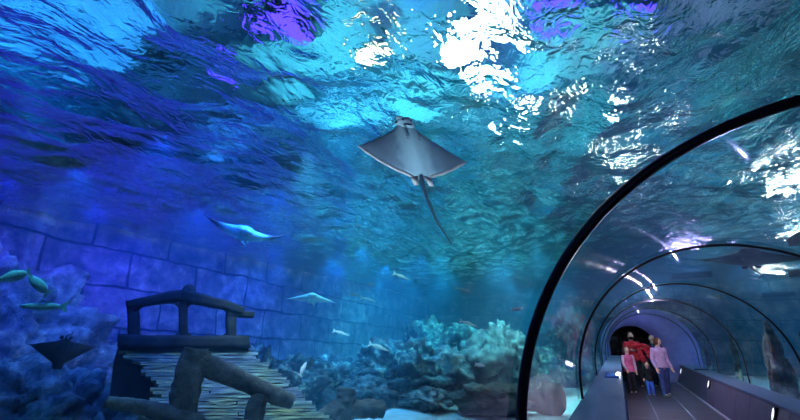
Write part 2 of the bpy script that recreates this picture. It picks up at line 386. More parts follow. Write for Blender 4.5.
# under the water: blue floods on the wall, turquoise ones over the middle
def down(x, y, e, c, tx, ty, tz=0, ang=100, z=3.95, s=.06): light('SPOT', (x, y, z), e, c, (tx, ty, tz), s, ang, .9)
def wash(x, y, e, c, tx, ty, tz=0, ang=120, n=4, sp=1.4):
    for k in range(n):
        a = 2*math.pi*k/n+x; down(x+sp*math.cos(a), y+sp*math.sin(a), e/n, c, tx+sp*.5*math.cos(a), ty+sp*.5*math.sin(a), tz, ang)
wash(-7.5, 1, 1100, (.07, .05, 1), -11, 2, 1.5); wash(-8, 5, 1300, (.07, .05, 1), -11, 6, 1.2); wash(-8, 9.5, 1400, (.04, .1, 1), -11, 10.5, 1.2)
wash(-5.5, 3.5, 1500, (.03, .15, 1), -7.5, 4.5, 0); wash(-6, 10, 2200, (.04, .4, 1), -7, 11, 0); wash(-3.6, 12, 1800, TEAL, -5, 14, 0); wash(-2.2, 10.5, 1500, (.25, .85, 1), -2.0, 12.5, 0, 80, 4, .9)
wash(-7.5, 15.5, 2000, (.05, .6, 1), -10, 18, 1); down(-3.2, 3.6, 500, (.5, .85, .95), -4.2, 4.8, .9, 70); down(-1.9, 1.0, 260, (.2, .5, 1), -3.6, 4.2, 1.0, 60)  # last spot added from the camera side to brighten deck and logs
wash(5.5, 6, 500, (.1, .5, 1), 7, 8, 0); wash(6, 12, 900, TEAL, 7, 14, 0); wash(5, 17, 800, (.2, .5, 1), 6, 19, 0); wash(-2.6, 18.5, 1700, TEAL, -4, 21, 0)
light('SPOT', (-.95, 1.0, .5), 800, (.42, .72, 1), (-1.7, 3.4, 3.4), .1, 40, 1); down(-2.6, 4.0, 260, (.4, .9, 1), -4.5, 8, 1.9, 70)  # spots added to brighten the eagle ray's belly and the slim fish
# ceiling floodlights above the water: real fittings with bright lenses
M_HOUSING = plain('lamp_housing', (.03, .03, .03)); M_LENS = emit('lamp_lens', (1, .96, .98), 70); M_WARM = emit('warm_lens', (1, .8, .5), 9); M_VLENS = emit('violet_lens', (.55, .4, 1), 30); M_COOL = emit('blue_lens', (.07, .03, 1), 5)
def flood(x, y, z, sx, sy, m, lab):
    t = empty('floodlight', (x, y, z)); tag(t, lab, 'floodlight', 'floodlights above the water')
    bm = bmesh.new(); box(bm, (0, 0, .16), (sx+.1, sy+.1, .3), bev=.03); obj('housing', bm, M_HOUSING, t)
    bm = bmesh.new(); box(bm, (0, 0, -.01), (sx, sy, .04), bev=.01); obj('lens', bm, m, t)
def refr(px, py, z):
    """where a sight line bent by still water meets height z"""
    d = ray(px, py); h0 = at_z(px, py, WZ); hz = Vector((d.x, d.y, 0)); sn = min(.985, hz.length*WATER_IOR)
    return h0 + hz.normalized()*(z-WZ)*sn/math.sqrt(1-sn*sn)
FL = [(470, 32, 8.05, 1.1, 1.0, M_LENS), (492, 68, 8.05, .7, .7, M_LENS), (518, 105, 8.05, .6, .6, M_LENS), (375, 50, 8.05, .65, .65, M_WARM), (612, 92, 8.05, .9, .9, M_LENS), (622, 135, 7.6, 1.3, 1.3, M_LENS), (640, 10, 7.9, 1.1, 1.1, M_COOL),
      (560, 12, 7.7, 1.0, 1.0, M_COOL), (285, 12, 8.0, 1.1, 1.1, M_COOL), (230, 55, 8.0, .5, .5, M_COOL)]
WHERE = ['highest above the brightest glitter', 'in the middle of the brightest glitter', 'at the lower end of the brightest glitter', 'warm toned, left of the brightest glitter', 'over the upper tunnel glitter', 'over the lower tunnel glitter',
         'violet blue, over the top of the tunnel', 'violet blue, right of the brightest glitter', 'violet blue, left of the warm glitter', 'violet blue and small, leftmost']
for (px, py, z, sx_, sy_, m_), wh in zip(FL, WHERE):
    p = refr(px, py, z); flood(p.x, p.y, z, sx_, sy_, m_, 'floodlight seen through the ripples, ' + wh)
# added uplights under the surface at right; the waves mirror their lenses as glitter
for x, y, dz, wh, m_ in ((3.9, 10.6, .7, 'nearest white', M_LENS), (5.2, 15.4, .8, 'middle white', M_LENS), (6.2, 22.6, .8, 'farthest white', M_LENS), (2.3, 15.5, .7, 'violet', M_VLENS)):
    t = empty('added_uplight', (x, y, WZ-dz)); tag(t, 'added submerged floodlight glittering in the ripples right of the tunnel, the %s one' % wh, 'floodlight', 'added floodlights under the water')
    bm = bmesh.new(); box(bm, (0, 0, -.05), (1.0, .6, .06), bev=.01)
    for cx_, cy_, sx_, sy_ in ((-.49, 0, .03, .6), (.49, 0, .03, .6), (0, -.29, 1, .03), (0, .29, 1, .03)): box(bm, (cx_, cy_, .0), (sx_, sy_, .16))
    obj('housing', bm, M_HOUSING, t)
    bm = bmesh.new(); box(bm, (0, 0, 0), (.9, .5, .04), bev=.01); obj('lens', bm, m_, t)
# added fill lights inside the tunnel, without visible fittings
for y_, e_, c_ in ((12.0, 120, (.95, .8, 1)), (10.4, 26, (.7, .6, 1)), (6.6, 16, (.5, .5, 1)), (3.0, 9, (.4, .45, 1)), (19.3, 3, (.35, .28, 1)), (-1.5, 6, (.4, .45, 1))):
    light('POINT', (.9, y_, 2.42), e_*1.1, c_, size=0, name='tunnel_fill')

wd = bpy.data.worlds.new('world'); scene.world = wd; wd.use_nodes = True
wd.node_tree.nodes['Background'].inputs[0].default_value = (.02, .06, .2, 1); wd.node_tree.nodes['Background'].inputs[1].default_value = .25

# ------------------------------------------------------------------ reef rocks
def rock(px, pyt, d, rx, ry, m, label, seed, name='reef_rock', cat='rock', rough=.5, group=None, sink=.12, sub=5, peak=1.0):
    p = at(px, pyt, d); h = max(p.z, .3)
    room = (-.62-p.x) if p.x < 1 else (p.x-2.6); k_ = min(1, room/1.35/max(rx, ry)); rx *= k_; ry *= k_
    bm = bmesh.new(); bmesh.ops.create_icosphere(bm, subdivisions=sub, radius=1)
    off = Vector((seed*3.7, seed*1.3, seed*7.1))
    for v in bm.verts:
        c = v.co.copy(); q = c*1.6+off
        dsp = rough*noise.noise(q) + rough*.55*noise.noise(q*2.3) + rough*.4*(abs(noise.noise(q*4.5))-.2) + rough*.3*noise.noise(q*10)
        s = 1 + dsp
        w_ = (1 - peak*.25*max(c.z, 0))
        v.co = Vector((c.x*rx*s*w_, c.y*ry*s*w_, max(c.z*(h*.56)*s, -h*.45-sink)))
    o = obj(name, bm, m); o.location = (p.x, p.y, h*.45); o.rotation_euler = (0, 0, seed*1.1)
    # settle the top at the wanted height
    top = max(v.co.z for v in o.data.vertices); o.scale.z = 1
    for v in o.data.vertices:
        if v.co.z > 0: v.co.z *= (h*.55)/top
    return tag(o, label, cat, group)
RK = [
 (425, 384, 11.0, 1.0, .6, M_ROCK, 'low dark rock lying on the sand in front of the coral mounds', 22),
 (4, 235, 9.6, 1.5, 1.0, M_ROCK, 'tall craggy blue rock leaning on the wall at the left edge', 1),
 (28, 352, 6.9, 1.2, 1.0, M_ROCK, 'low rounded blue rock in the bottom left corner', 2),
 (88, 366, 7.0, .95, .8, M_ROCK, 'blue rock mound just left of the dark wooden hull', 3),
 (60, 318, 9.8, 1.3, .9, M_ROCK, 'blue rock behind the dark ray at the foot of the block wall', 4),
 (255, 340, 9.6, 1.1, .9, M_ROCK2, 'bright blue coral rock behind the right end of the plank deck', 5),
 (292, 352, 10.2, 1.0, .9, M_ROCK2, 'blue coral rock behind the small upright fish', 6),
 (335, 352, 12.0, 1.3, 1.0, M_ROCK2, 'broad teal coral rock below the block wall, mid tank', 7),
 (366, 372, 11.4, 1.0, .9, M_ROCK, 'low teal rock behind the driftwood stump', 8),
 (398, 336, 12.0, 1.3, 1.1, M_ROCK2, 'mossy teal rock left of the green ledge', 9),
 (414, 362, 11.8, 1.1, .9, M_ROCK2, 'speckled coral mound in front of the mossy teal rock', 10),
 (438, 312, 15.2, 1.6, 1.0, M_ROCK2, 'long green topped ledge of reef rock', 11),
 (452, 345, 12.2, 1.0, .8, M_ROCK, 'dark rock pillar below the green ledge', 12),
 (497, 318, 12.6, 1.0, .9, M_ROCK, 'tall dark reef rock left of the first tunnel rib', 13),
 (487, 382, 10.5, .9, .7, M_BOULD, 'dark squat boulder on the sand left of the first rib', 14),
 (560, 318, 17.0, 1.6, 1.2, M_ROCK2, 'far coral rock seen past the first tunnel rib', 15),
 (528, 344, 14.0, 1.0, .9, M_ROCK2, 'teal coral rock behind the dark arched boulder', 16),
 (570, 305, 19.0, 1.0, 1.0, M_ROCK, 'far dark rock close beside the tunnel glass', 17),
 (703, 338, 17.5, .9, .9, M_ROCK2, 'far green rock right of the tunnel, behind the kerb end', 18),
 (728, 326, 14.5, 1.0, 1.2, M_ROCK2, 'green coral rock beyond the right glass, near the middle ribs', 19),
 (765, 318, 12.0, 1.1, 1.1, M_ROCK, 'dark reef rock beyond the right glass', 20),
 (800, 330, 9.8, 1.0, 1.1, M_ROCK2, 'yellow green coral rock at the right edge', 21)]
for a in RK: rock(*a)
# arched boulder beside the glass: an arm of rock curving down from an upright hump
bm = bmesh.new()
bp = [at(497, 401, 10.9), at(512, 399, 10.8), at(530, 394, 10.7), at(546, 389, 10.6), at(556, 386, 10.5)]
tube(bm, spline([Vector((p.x, p.y, z)) for p, z in zip(bp, (.12, .2, .25, .3, .26))], 5), [.06+.0178*k if k < 12 else .27+.01*(k-12) for k in range(21)], n=22, wob=.5, seed=3)
ell(bm, (bp[4].x-.05, bp[4].y, .32), (.24, .26, .36), sub=3); ell(bm, (bp[3].x, bp[3].y, .16), (.4, .3, .2), sub=3)
b = obj('arched_boulder', bm, M_BOULD); md = b.modifiers.new('r', 'REMESH'); md.mode = 'VOXEL'; md.voxel_size = .03; md.use_smooth_shade = True
tag(b, 'dark arched boulder on white sand beside the tunnel glass', 'rock')

# ------------------------------------------------------------------ sunken wooden deckhouse
WD_ = 6.0
wp0 = at(185, 335, WD_); wnrm = Vector((wp0.x, wp0.y, 0)).normalized()
wrt = Vector((wnrm.y, -wnrm.x, 0))
def wpt(px, py, back=0): return on_plane(px, py, wp0 + wnrm*back, wnrm)
ship = empty('sunken_deckhouse', (wp0.x, wp0.y, 0)); tag(ship, 'sunken dark wooden boat house with open window frame above streaked plank deck', 'shipwreck')
INV = Matrix.Translation((-wp0.x, -wp0.y, 0))
def part(name, bm, m, parent=ship, smooth=True):
    bmesh.ops.transform(bm, matrix=INV, verts=bm.verts); return obj(name, bm, m, parent, smooth)
def roughen(bm, a, f=3, sub=0):
    for v in bm.verts: v.co += Vector((noise.noise(v.co*f), noise.noise(v.co*f+Vector((9, 0, 0))), noise.noise(v.co*f+Vector((0, 9, 0)))))*a
def beam(pts, wpx, depth, back=0, name='beam', m=M_DARKWOOD, mod=.018):
    """timber whose front face follows a pixel centreline, with real depth"""
    bm = bmesh.new(); P = spline([(x, y, 0) for x, y in pts], 5); n = len(P); up_, lo = [], []
    for i, p in enumerate(P):
        t = (P[min(i+1, n-1)]-P[max(i-1, 0)]).normalized(); q = Vector((-t.y, t.x, 0))
        w_ = wpx if not hasattr(wpx, '__len__') else wpx[0]+(wpx[1]-wpx[0])*i/(n-1)
        up_.append(wpt(p.x+q.x*w_/2, p.y+q.y*w_/2, back)); lo.append(wpt(p.x-q.x*w_/2, p.y-q.y*w_/2, back))
    for i in range(n-1):
        pr = [up_[i], up_[i+1], lo[i+1], lo[i]]
        vs = [bm.verts.new(p_) for p_ in pr]; ws = [bm.verts.new(p_+wnrm*depth) for p_ in pr]
        bm.faces.new(vs); bm.faces.new(ws[::-1])
        for k in range(4): bm.faces.new((vs[k], ws[k], ws[(k+1) % 4], vs[(k+1) % 4]))
    bmesh.ops.remove_doubles(bm, verts=bm.verts, dist=.0005)
    bmesh.ops.delete(bm, geom=[f for f in bm.faces if all(len(e.link_faces) > 2 for e in f.edges)], context='FACES')
    bmesh.ops.recalc_face_normals(bm, faces=bm.faces)
    bmesh.ops.subdivide_edges(bm, edges=bm.edges, cuts=2, use_grid_fill=True); roughen(bm, mod, 5)
    return part(name, bm, m)
beam([(118, 341), (160, 341.5), (205, 342), (250, 342)], 12.5, .45, name='sill_beam')
beam([(131, 300), (132, 318), (133, 338)], (12, 10), .22, name='corner_post')
beam([(183.5, 300), (183, 322), (184, 338)], (9, 8), .2, name='centre_post')
beam([(234, 305), (232, 320), (231, 338)], (11, 8), .2, name='side_post')
beam([(127, 304), (145, 301), (165, 297), (188, 294)], (6, 12), .26, -.02, name='roof_beam')
beam([(182, 295), (205, 300), (228, 305), (244, 311)], (13, 7), .26, -.02, name='roof_beam')
beam([(228, 313), (240, 313.5), (254, 315)], (6, 5), .24, name='broken_beam_end')
# rounded corner brackets in the window openings
def bracket(cx_, cy_, sx, sy, r=11):
    bm = bmesh.new(); pts = [(cx_, cy_)] + [(cx_+sx*r*(1-math.sin(a)), cy_+sy*r*(1-math.cos(a))) for a in np.linspace(0, math.pi/2, 8)]
    prism(bm, [wpt(x, y, .02) for x, y in pts], wnrm*.16); part('corner_bracket', bm, M_DARKWOOD, smooth=False)
for a in ((187, 303, 1, 1), (187, 336, 1, -1), (228, 308, -1, 1), (228, 336, -1, -1), (179, 303, -1, 1), (137, 306, 1, 1), (137, 336, 1, -1), (179, 336, -1, -1)): bracket(*a, r=8)
bm = bmesh.new(); c = wpt(189, 291, .1); ell(bm, c, (.085, .085, .09), sub=3); tube(bm, [c-Vector((0, 0, .16)), c], .06); part('roof_knob', bm, M_DARKWOOD)
bm = bmesh.new(); prism(bm, [wpt(x, y, .12) for x, y in ((119, 346), (146, 347), (150, 372), (156, 392), (160, 424), (104, 424), (110, 388), (114, 362))], wnrm*.5); roughen(bm, .02, 4)
part('hull_side', bm, M_DARKWOOD, smooth=False)
# sloping deck planks, each resting on the next like roof boards
rngp = random.Random(4)
ya = 347.5; rows = 22
for k in range(rows):
    t = k/(rows-1); y = ya+(422-ya)*t
    xl = 123 + 34*min(1, t*2.2) + rngp.uniform(-7, 5) - 22*max(0, t-.62)
    xr = 252 + 84*t + rngp.uniform(-3, 4)
    back0, back1 = .10-.95*t, .10-.95*(t+1/rows)
    hh = (422-ya)/rows
    xs = [xl, xr] if k % 3 else [xl, xl+(xr-xl)*rngp.uniform(.35, .65), xr]
    for xa, xb in zip(xs, xs[1:]):
        bm = bmesh.new(); n_ = 14
        top = [wpt(xa+(xb-1.2-xa)*i/n_, y+.004*(xb-xa)+rngp.uniform(-.5, .5), back0) for i in range(n_+1)]
        bot = [wpt(xa+(xb-1.2-xa)*i/n_, y+hh*1.15+rngp.uniform(-.8, .8), back1-.012) for i in range(n_+1)]
        vs = [[bm.verts.new(p_) for p_ in row] for row in (top, bot, [p_+wnrm*.05-Vector((0, 0, .03)) for p_ in bot], [p_+wnrm*.05-Vector((0, 0, .03)) for p_ in top])]
        for i in range(n_):
            for a_, b_ in ((0, 1), (1, 2), (2, 3), (3, 0)): bm.faces.new((vs[a_][i], vs[a_][i+1], vs[b_][i+1], vs[b_][i]))
        bm.faces.new([vs[q][0] for q in range(4)]); bm.faces.new([vs[q][-1] for q in range(3, -1, -1)])
        bmesh.ops.recalc_face_normals(bm, faces=bm.faces)
        part('deck_plank', bm, M_PLANK, smooth=False)
bm = bmesh.new(); prism(bm, [wpt(130, 350, .3), wpt(250, 350, .3), wpt(325, 424, .3), wpt(120, 424, .3)], wnrm*.6); part('deck_frame', bm, M_DARKWOOD, smooth=False)

# log railing standing in front of the deck
def logs(pts, rad, seed, name, parent=None, m=M_LOG, n=18, org=None):
    bm = bmesh.new(); P = spline(pts, 7); rad = (rad[0]*.84, rad[1]*.9); k = len(P); rr_ = [rad[0]+(rad[1]-rad[0])*i/(k-1) for i in range(k)]
    tube(bm, P, rr_, n=n, wob=.22, seed=seed)
    if org is not None: bmesh.ops.translate(bm, verts=bm.verts, vec=-org)
    return obj(name, bm, m, parent)
fd = -1.25
org = wpt(186, 400, fd); org = Vector((org.x, org.y, 0))
rail = empty('log_railing', org); tag(rail, 'grey log railing with upright post and slanting rail before the deck', 'railing')
logs([wpt(198, 349, fd), wpt(190, 372, fd), wpt(184, 398, fd), wpt(178, 436, fd)], (.155, .15), 1, 'post', rail, org=org)
logs([wpt(196, 361, fd), wpt(222, 372, fd), wpt(252, 385, fd), wpt(292, 402, fd)], (.14, .085), 2, 'slanting_rail', rail, org=org)
logs([wpt(262, 392, fd), wpt(256, 408, fd), wpt(252, 434, fd)], (.10, .12), 3, 'short_post', rail, org=org)
logs([wpt(200, 354, fd-.03), wpt(206, 361, fd-.03), wpt(204, 369, fd-.03)], (.09, .07), 4, 'knot', rail, org=org)
o = logs([wpt(106, 402, fd-.1), wpt(130, 405, fd-.1), wpt(160, 411, fd-.1), wpt(200, 424, fd-.1)], (.055, .09), 5, 'fallen_log')
tag(o, 'pale fallen log lying low across the dark hull side', 'log')
# driftwood stump right of the deck
org = wpt(350, 412, -.2); org.z = .0
st = empty('driftwood_stump', org); tag(st, 'dark forked driftwood stump right of the plank deck', 'driftwood')
logs([wpt(318, 421, -.2), wpt(334, 411, -.2), wpt(344, 402, -.2), wpt(347, 388, -.2)], (.13, .15), 6, 'trunk', st, M_WOOD, org=org)
logs([wpt(340, 408, -.2), wpt(356, 409, -.2), wpt(370, 409, -.2), wpt(382, 409, -.2)], (.15, .14), 7, 'branch', st, M_WOOD, org=org)
logs([wpt(345, 408, -.2), wpt(338, 430, -.2), wpt(330, 480, -.2)], (.15, .2), 8, 'root', st, M_WOOD, org=org)

# ------------------------------------------------------------------ rays
M_BACK = noisy('ray_back', [(.3, (.05, .055, .07)), (.7, (.12, .13, .16))], scale=8, bump=.1, rough=.5)
M_DARKRAY = noisy('dark_ray_skin', [(.3, (.03, .035, .05)), (.7, (.06, .065, .09))], scale=8, bump=.1, rough=.5)
def belly_mat():
    m, nt, out = mat('ray_belly'); L = nt.links; tc = nt.nodes.new('ShaderNodeTexCoord'); sx = nt.nodes.new('ShaderNodeSeparateXYZ'); L.new(tc.outputs['Object'], sx.inputs[0])
    ab = N(nt, 'ShaderNodeMath', operation='ABSOLUTE'); L.new(sx.outputs['X'], ab.inputs[0])
    n = N(nt, 'ShaderNodeTexNoise', Scale=9, Detail=5); L.new(tc.outputs['Object'], n.inputs['Vector'])
    ad = N(nt, 'ShaderNodeMath', operation='MULTIPLY_ADD'); L.new(n.outputs[0], ad.inputs[0]); ad.inputs[1].default_value = .25; L.new(ab.outputs[0], ad.inputs[2])
    c = ramp(nt, ad.outputs[0], [(.15, (.8, .88, .92)), (.34, (.6, .66, .72)), (.46, (.34, .36, .44)), (.7, (.24, .24, .3))])
    p = nt.nodes.new('ShaderNodeBsdfPrincipled'); p.inputs['Roughness'].default_value = .5; L.new(c, p.inputs['Base Color']); L.new(p.outputs[0], out.inputs[0]); return m
M_BELLY = belly_mat()
def pale_mat():
    m, nt, out = mat('pale_ray_skin'); L = nt.links; tc = nt.nodes.new('ShaderNodeTexCoord'); sx = nt.nodes.new('ShaderNodeSeparateXYZ'); L.new(tc.outputs['Object'], sx.inputs[0])
    ab = N(nt, 'ShaderNodeMath', operation='ABSOLUTE'); L.new(sx.outputs['X'], ab.inputs[0])
    c = ramp(nt, ab.outputs[0], [(.42, (.3, .85, .9)), (.66, (.05, .05, .07))])
    p = nt.nodes.new('ShaderNodeBsdfPrincipled'); p.inputs['Roughness'].default_value = .5; L.new(c, p.inputs['Base Color']); L.new(p.outputs[0], out.inputs[0]); return m
M_PALE = pale_mat(); M_PALE2 = noisy('turquoise_ray_skin', [(.3, (.3, .85, .85)), (.7, (.5, 1, .95))], scale=6, bump=0, rough=.5)
M_EDGE = plain('pink_fin_edge', (.95, .6, .55), .5)
M_EYE = plain('fish_eye', (.01, .01, .012), .2, .6)
def interp(tab, s):
    for (a, va), (b, vb) in zip(tab, tab[1:]):
        if s <= b: t = (s-a)/(b-a); return va+(vb-va)*(t*t*(3-2*t)*.4+t*.6)
    return tab[-1][1]
LEAD = [(0, .56), (.13, .53), (.19, .42), (.3, .33), (.5, .19), (.75, .03), (.93, -.085), (1, -.10)]
TRAIL = [(0, -.52), (.1, -.52), (.16, -.44), (.35, -.38), (.6, -.29), (.85, -.17), (.94, -.125), (1, -.108)]
def make_ray(label, group=None, belly=M_BELLY, back=M_BACK, curl=(.10, .10), thick=.12, tail=1.0, tail_bend=(.15, -.1), edge=True, cat='ray', name='eagle_ray'):
    """unit ray: span 2 (x from -1 to 1), head towards +Y, belly towards +Z"""
    t = empty(name); tag(t, label, cat, group)
    bm = bmesh.new(); ns, nc = 61, 22; rows_t, rows_b = [], []
    for i in range(ns):
        s = -1+2*i/(ns-1); a = abs(s); le, tr = interp(LEAD, a), interp(TRAIL, a)
        th = thick*(max(0, 1-a)**1.15)+.006
        z0 = (curl[0] if s < 0 else curl[1])*a*a
        rt, rb = [], []
        for j in range(nc+1):
            u = j/nc; y = le+(tr-le)*u; prof_ = (math.sin(math.pi*u**.75))**.8 if 0 < u < 1 else 0
            rt.append(bm.verts.new((s, y, z0+th*prof_*.55))); rb.append(rt[-1] if j in (0, nc) else bm.verts.new((s, y, z0-th*prof_)))
        rows_t.append(rt); rows_b.append(rb)
    for i in range(ns-1):
        for j in range(nc):
            f = bm.faces.new((rows_t[i][j], rows_t[i+1][j], rows_t[i+1][j+1], rows_t[i][j+1])); f.material_index = 0
            f = bm.faces.new((rows_b[i][j+1], rows_b[i+1][j+1], rows_b[i+1][j], rows_b[i][j])); f.material_index = 1
    for e in (rows_t[0], rows_t[-1]):
        b_ = rows_b[0] if e is rows_t[0] else rows_b[-1]
        for j in range(nc):
            q = [e[j], e[j+1], b_[j+1], b_[j]]; q2 = []
            for v in q:
                if v not in q2: q2.append(v)
            if len(q2) > 2: bm.faces.new(q2)
    bmesh.ops.recalc_face_normals(bm, faces=bm.faces)
    obj('disc', bm, [belly, back], t)
    bm = bmesh.new(); ell(bm, (0, .50, -.01), (.175, .14, .085), sub=3); ell(bm, (-.065, .60, .0), (.085, .06, .045), sub=3); ell(bm, (.065, .60, .0), (.085, .06, .045), sub=3)
    obj('head', bm, back if not edge else belly, t)
    for sx_ in (-1, 1):
        bm = bmesh.new(); ell(bm, (sx_*.155, .52, .0), (.025, .03, .03), sub=2); obj('eye', bm, M_EYE, t)
        bm = bmesh.new(); ell(bm, (sx_*.075, .535, .068), (.018, .012, .01), sub=2); obj('nostril', bm, M_EYE, t)
        bm = bmesh.new(); prism(bm, [Vector((sx_*.05, -.46, 0)), Vector((sx_*.19, -.50, 0)), Vector((sx_*.17, -.63, .01)), Vector((sx_*.09, -.62, .01))], Vector((0, 0, .022)), bev=.006); obj('pelvic_fin', bm, M_EDGE if edge else belly, t)
    if edge:
        for sx_ in (-1, 1):
            bm = bmesh.new(); pts = []
            for i in range(16):
                a = .14+.84*i/15; pts.append(Vector((sx_*a, interp(TRAIL, a)-.012, (curl[0] if sx_ < 0 else curl[1])*a*a)))
            tube(bm, pts, [.03]*8+[.024]*6+[.012, .006], n=8, flat=.35, up=(0, 1, 0)); obj('fin_margin', bm, M_EDGE, t)
    bm = bmesh.new(); ell(bm, (0, .455, .07), (.07, .012, .012), sub=2); obj('mouth', bm, M_EYE, t)
    for k in range(5):
        for sx_ in (-1, 1):
            bm = bmesh.new(); ell(bm, (sx_*(.13-.006*k), .34-.045*k, .045+thick*.42), (.03, .006, .008), Matrix.Rotation(sx_*.3, 3, 'Z'), sub=2); obj('gill_slit', bm, back, t)
    bm = bmesh.new(); P = spline([(0, -.45, 0), (.0, -.6, 0), (tail_bend[0]*.4, -.6-tail*.35, 0), (tail_bend[0], -.6-tail*.7, .03), (tail_bend[0]+tail_bend[1], -.6-tail, .05)], 6)
    tube(bm, P, [.032*(1-i/len(P))+.006 for i in range(len(P))], n=8); obj('tail', bm, M_DARKRAY if edge else back, t)
    return t
def pose(o, px, py, d, half_span, spanpx, headpx, tilt=0, roll=0):
    """spanpx / headpx: directions as seen (pixels, y down); tilt leans the head away, roll leans the right wing away"""
    p = at(px, py, d); v = (p-EYE).normalized(); rt_ = v.cross(Vector((0, 0, 1))).normalized(); up2 = rt_.cross(v)
    x = (rt_*spanpx[0]-up2*spanpx[1]).normalized(); x = (x + v*roll).normalized()
    y = (rt_*headpx[0]-up2*headpx[1]).normalized(); y = (y + v*tilt).normalized(); y = (y-x*y.dot(x)).normalized(); z = x.cross(y)
    M = Matrix((x, y, z)).transposed().to_4x4(); o.matrix_world = Matrix.Translation(p) @ M @ Matrix.Scale(half_span, 4)
r1 = make_ray('large pale bellied eagle ray gliding overhead with long thin tail', curl=(.12, .02), tail=.95, tail_bend=(.06, .10))
pose(r1, 413, 151, 4.0, .655, (107, 14), (-17, -60), tilt=.63, roll=.62)
r2 = make_ray('turquoise bellied ray with dark wing tips swimming before the blue wall', belly=M_PALE, back=M_PALE, curl=(-.22, -.42), thick=.22, tail=.6, edge=False)
pose(r2, 243, 236, 7.0, .66, (72, 18), (-4, -6), tilt=-3.2)
r3 = make_ray('small turquoise ray gliding level left of the slim silver fish', belly=M_PALE2, back=M_PALE2, curl=(.05, .06), thick=.2, tail=.5, edge=False)
pose(r3, 312, 299, 8.5, .50, (50, 3), (3, -10), tilt=-3.5)
r4 = make_ray('dark ray silhouette above the right side of the tunnel', belly=M_DARKRAY, back=M_DARKRAY, curl=(-.1, .05), thick=.16, tail=.8, edge=False)
pose(r4, 750, 259, 9.0, .72, (56, 3), (0, -12), tilt=-2.8)
r5 = make_ray('dark ray resting against the blue rocks at lower left', belly=M_DARKRAY, back=M_DARKRAY, curl=(.3, .3), thick=.2, tail=.2, edge=False)
pose(r5, 62, 352, 5.9, .30, (40, 2), (0, 22), tilt=.5)

down(-4.5, 1.2, 130, (.15, .8, 1), *at(35, 288, 5.0), ang=40)  # spot added to brighten the three fish by the left edge
down(-3.5, 4.5, 12, (.1, .7, 1), *at(243, 236, 7.0), ang=50)  # weak spot added to bring out the dark tipped ray
# ------------------------------------------------------------------ bony fish
M_SILV = noisy('silver_scales', [(.3, (.45, .8, .85)), (.7, (.7, 1, 1))], scale=20, bump=.05, rough=.3)
M_TURQ = noisy('turquoise_scales', [(.3, (.15, .5, .65)), (.7, (.35, .8, .95))], scale=14, bump=.05, rough=.35)
M_DIMF = noisy('dull_blue_scales', [(.3, (.12, .3, .4)), (.7, (.25, .5, .55))], scale=14, bump=.05, rough=.4)
M_WHITEF = noisy('white_scales', [(.3, (.6, .85, .9)), (.7, (1, 1, 1))], scale=14, bump=.05, rough=.4)
def make_fish(label, m, depth=.2, group=None, finm=None, cat='fish', name='fish', bend=.0):
    """unit fish: length 1 along +X (head), height along Z"""
    t = empty(name); tag(t, label, cat, group); finm = finm or m
    bm = bmesh.new(); n = 22; pts = []; rad = []
    for i in range(n):
        u = i/(n-1); pts.append(Vector((-.36+.86*u, bend*math.sin(u*math.pi), 0))); rad.append(depth/2*(math.sin(math.pi*min(1, .06+.90*u**.8)))**.75+.006)
    tube(bm, pts, rad, n=14, flat=.5, up=(0, 0, 1)); obj('body', bm, m, t)
    def fin(nm, ol, y=0): 
        b = bmesh.new(); prism(b, [Vector((x, y-.006, z)) for x, z in ol], Vector((0, .012, 0))); obj(nm, b, finm, t, smooth=False)
    d = depth
    fin('tail_fin', [(-.33, .02), (-.42, .07+d*.2), (-.52, .10+d*.35), (-.46, 0), (-.52, -.10-d*.35), (-.42, -.07-d*.2), (-.33, -.02)])
    fin('dorsal_fin', [(.2, d*.44), (.05, d*.5+.06), (-.15, d*.4+.04), (-.24, d*.22)])
    fin('anal_fin', [(-.02, -d*.44), (-.1, -d*.4-.05), (-.24, -d*.22)])
    for s in (-1, 1):
        b = bmesh.new(); ell(b, (.40, s*depth*.17, depth*.06), (.018, .01, .018), sub=2); obj('eye', b, M_EYE, t)
        b = bmesh.new(); prism(b, [Vector((.25, s*depth*.22, 0)), Vector((.12, s*(depth*.22+.05), -.03)), Vector((.13, s*(depth*.22+.03), -.07))], Vector((0, .006, 0))); obj('pectoral_fin', b, finm, t, smooth=False)
    return t
def pose_fish(o, px, py, d, length, dirpx, yaw=0, sidetilt=0):
    p = at(px, py, d); v = (p-EYE).normalized(); rt_ = v.cross(Vector((0, 0, 1))).normalized(); up2 = rt_.cross(v)
    x = (rt_*dirpx[0]-up2*dirpx[1]).normalized(); x = (x+v*yaw).normalized(); up_ = up2 + v*sidetilt
    z = (up_-x*up_.dot(x)).normalized(); y = z.cross(x)
    o.matrix_world = Matrix.Translation(p) @ Matrix((x, y, z)).transposed().to_4x4() @ Matrix.Scale(length, 4)
down(-4.2, 5.5, 130, (.25, .9, 1), *at(312, 299, 8.5), ang=35)
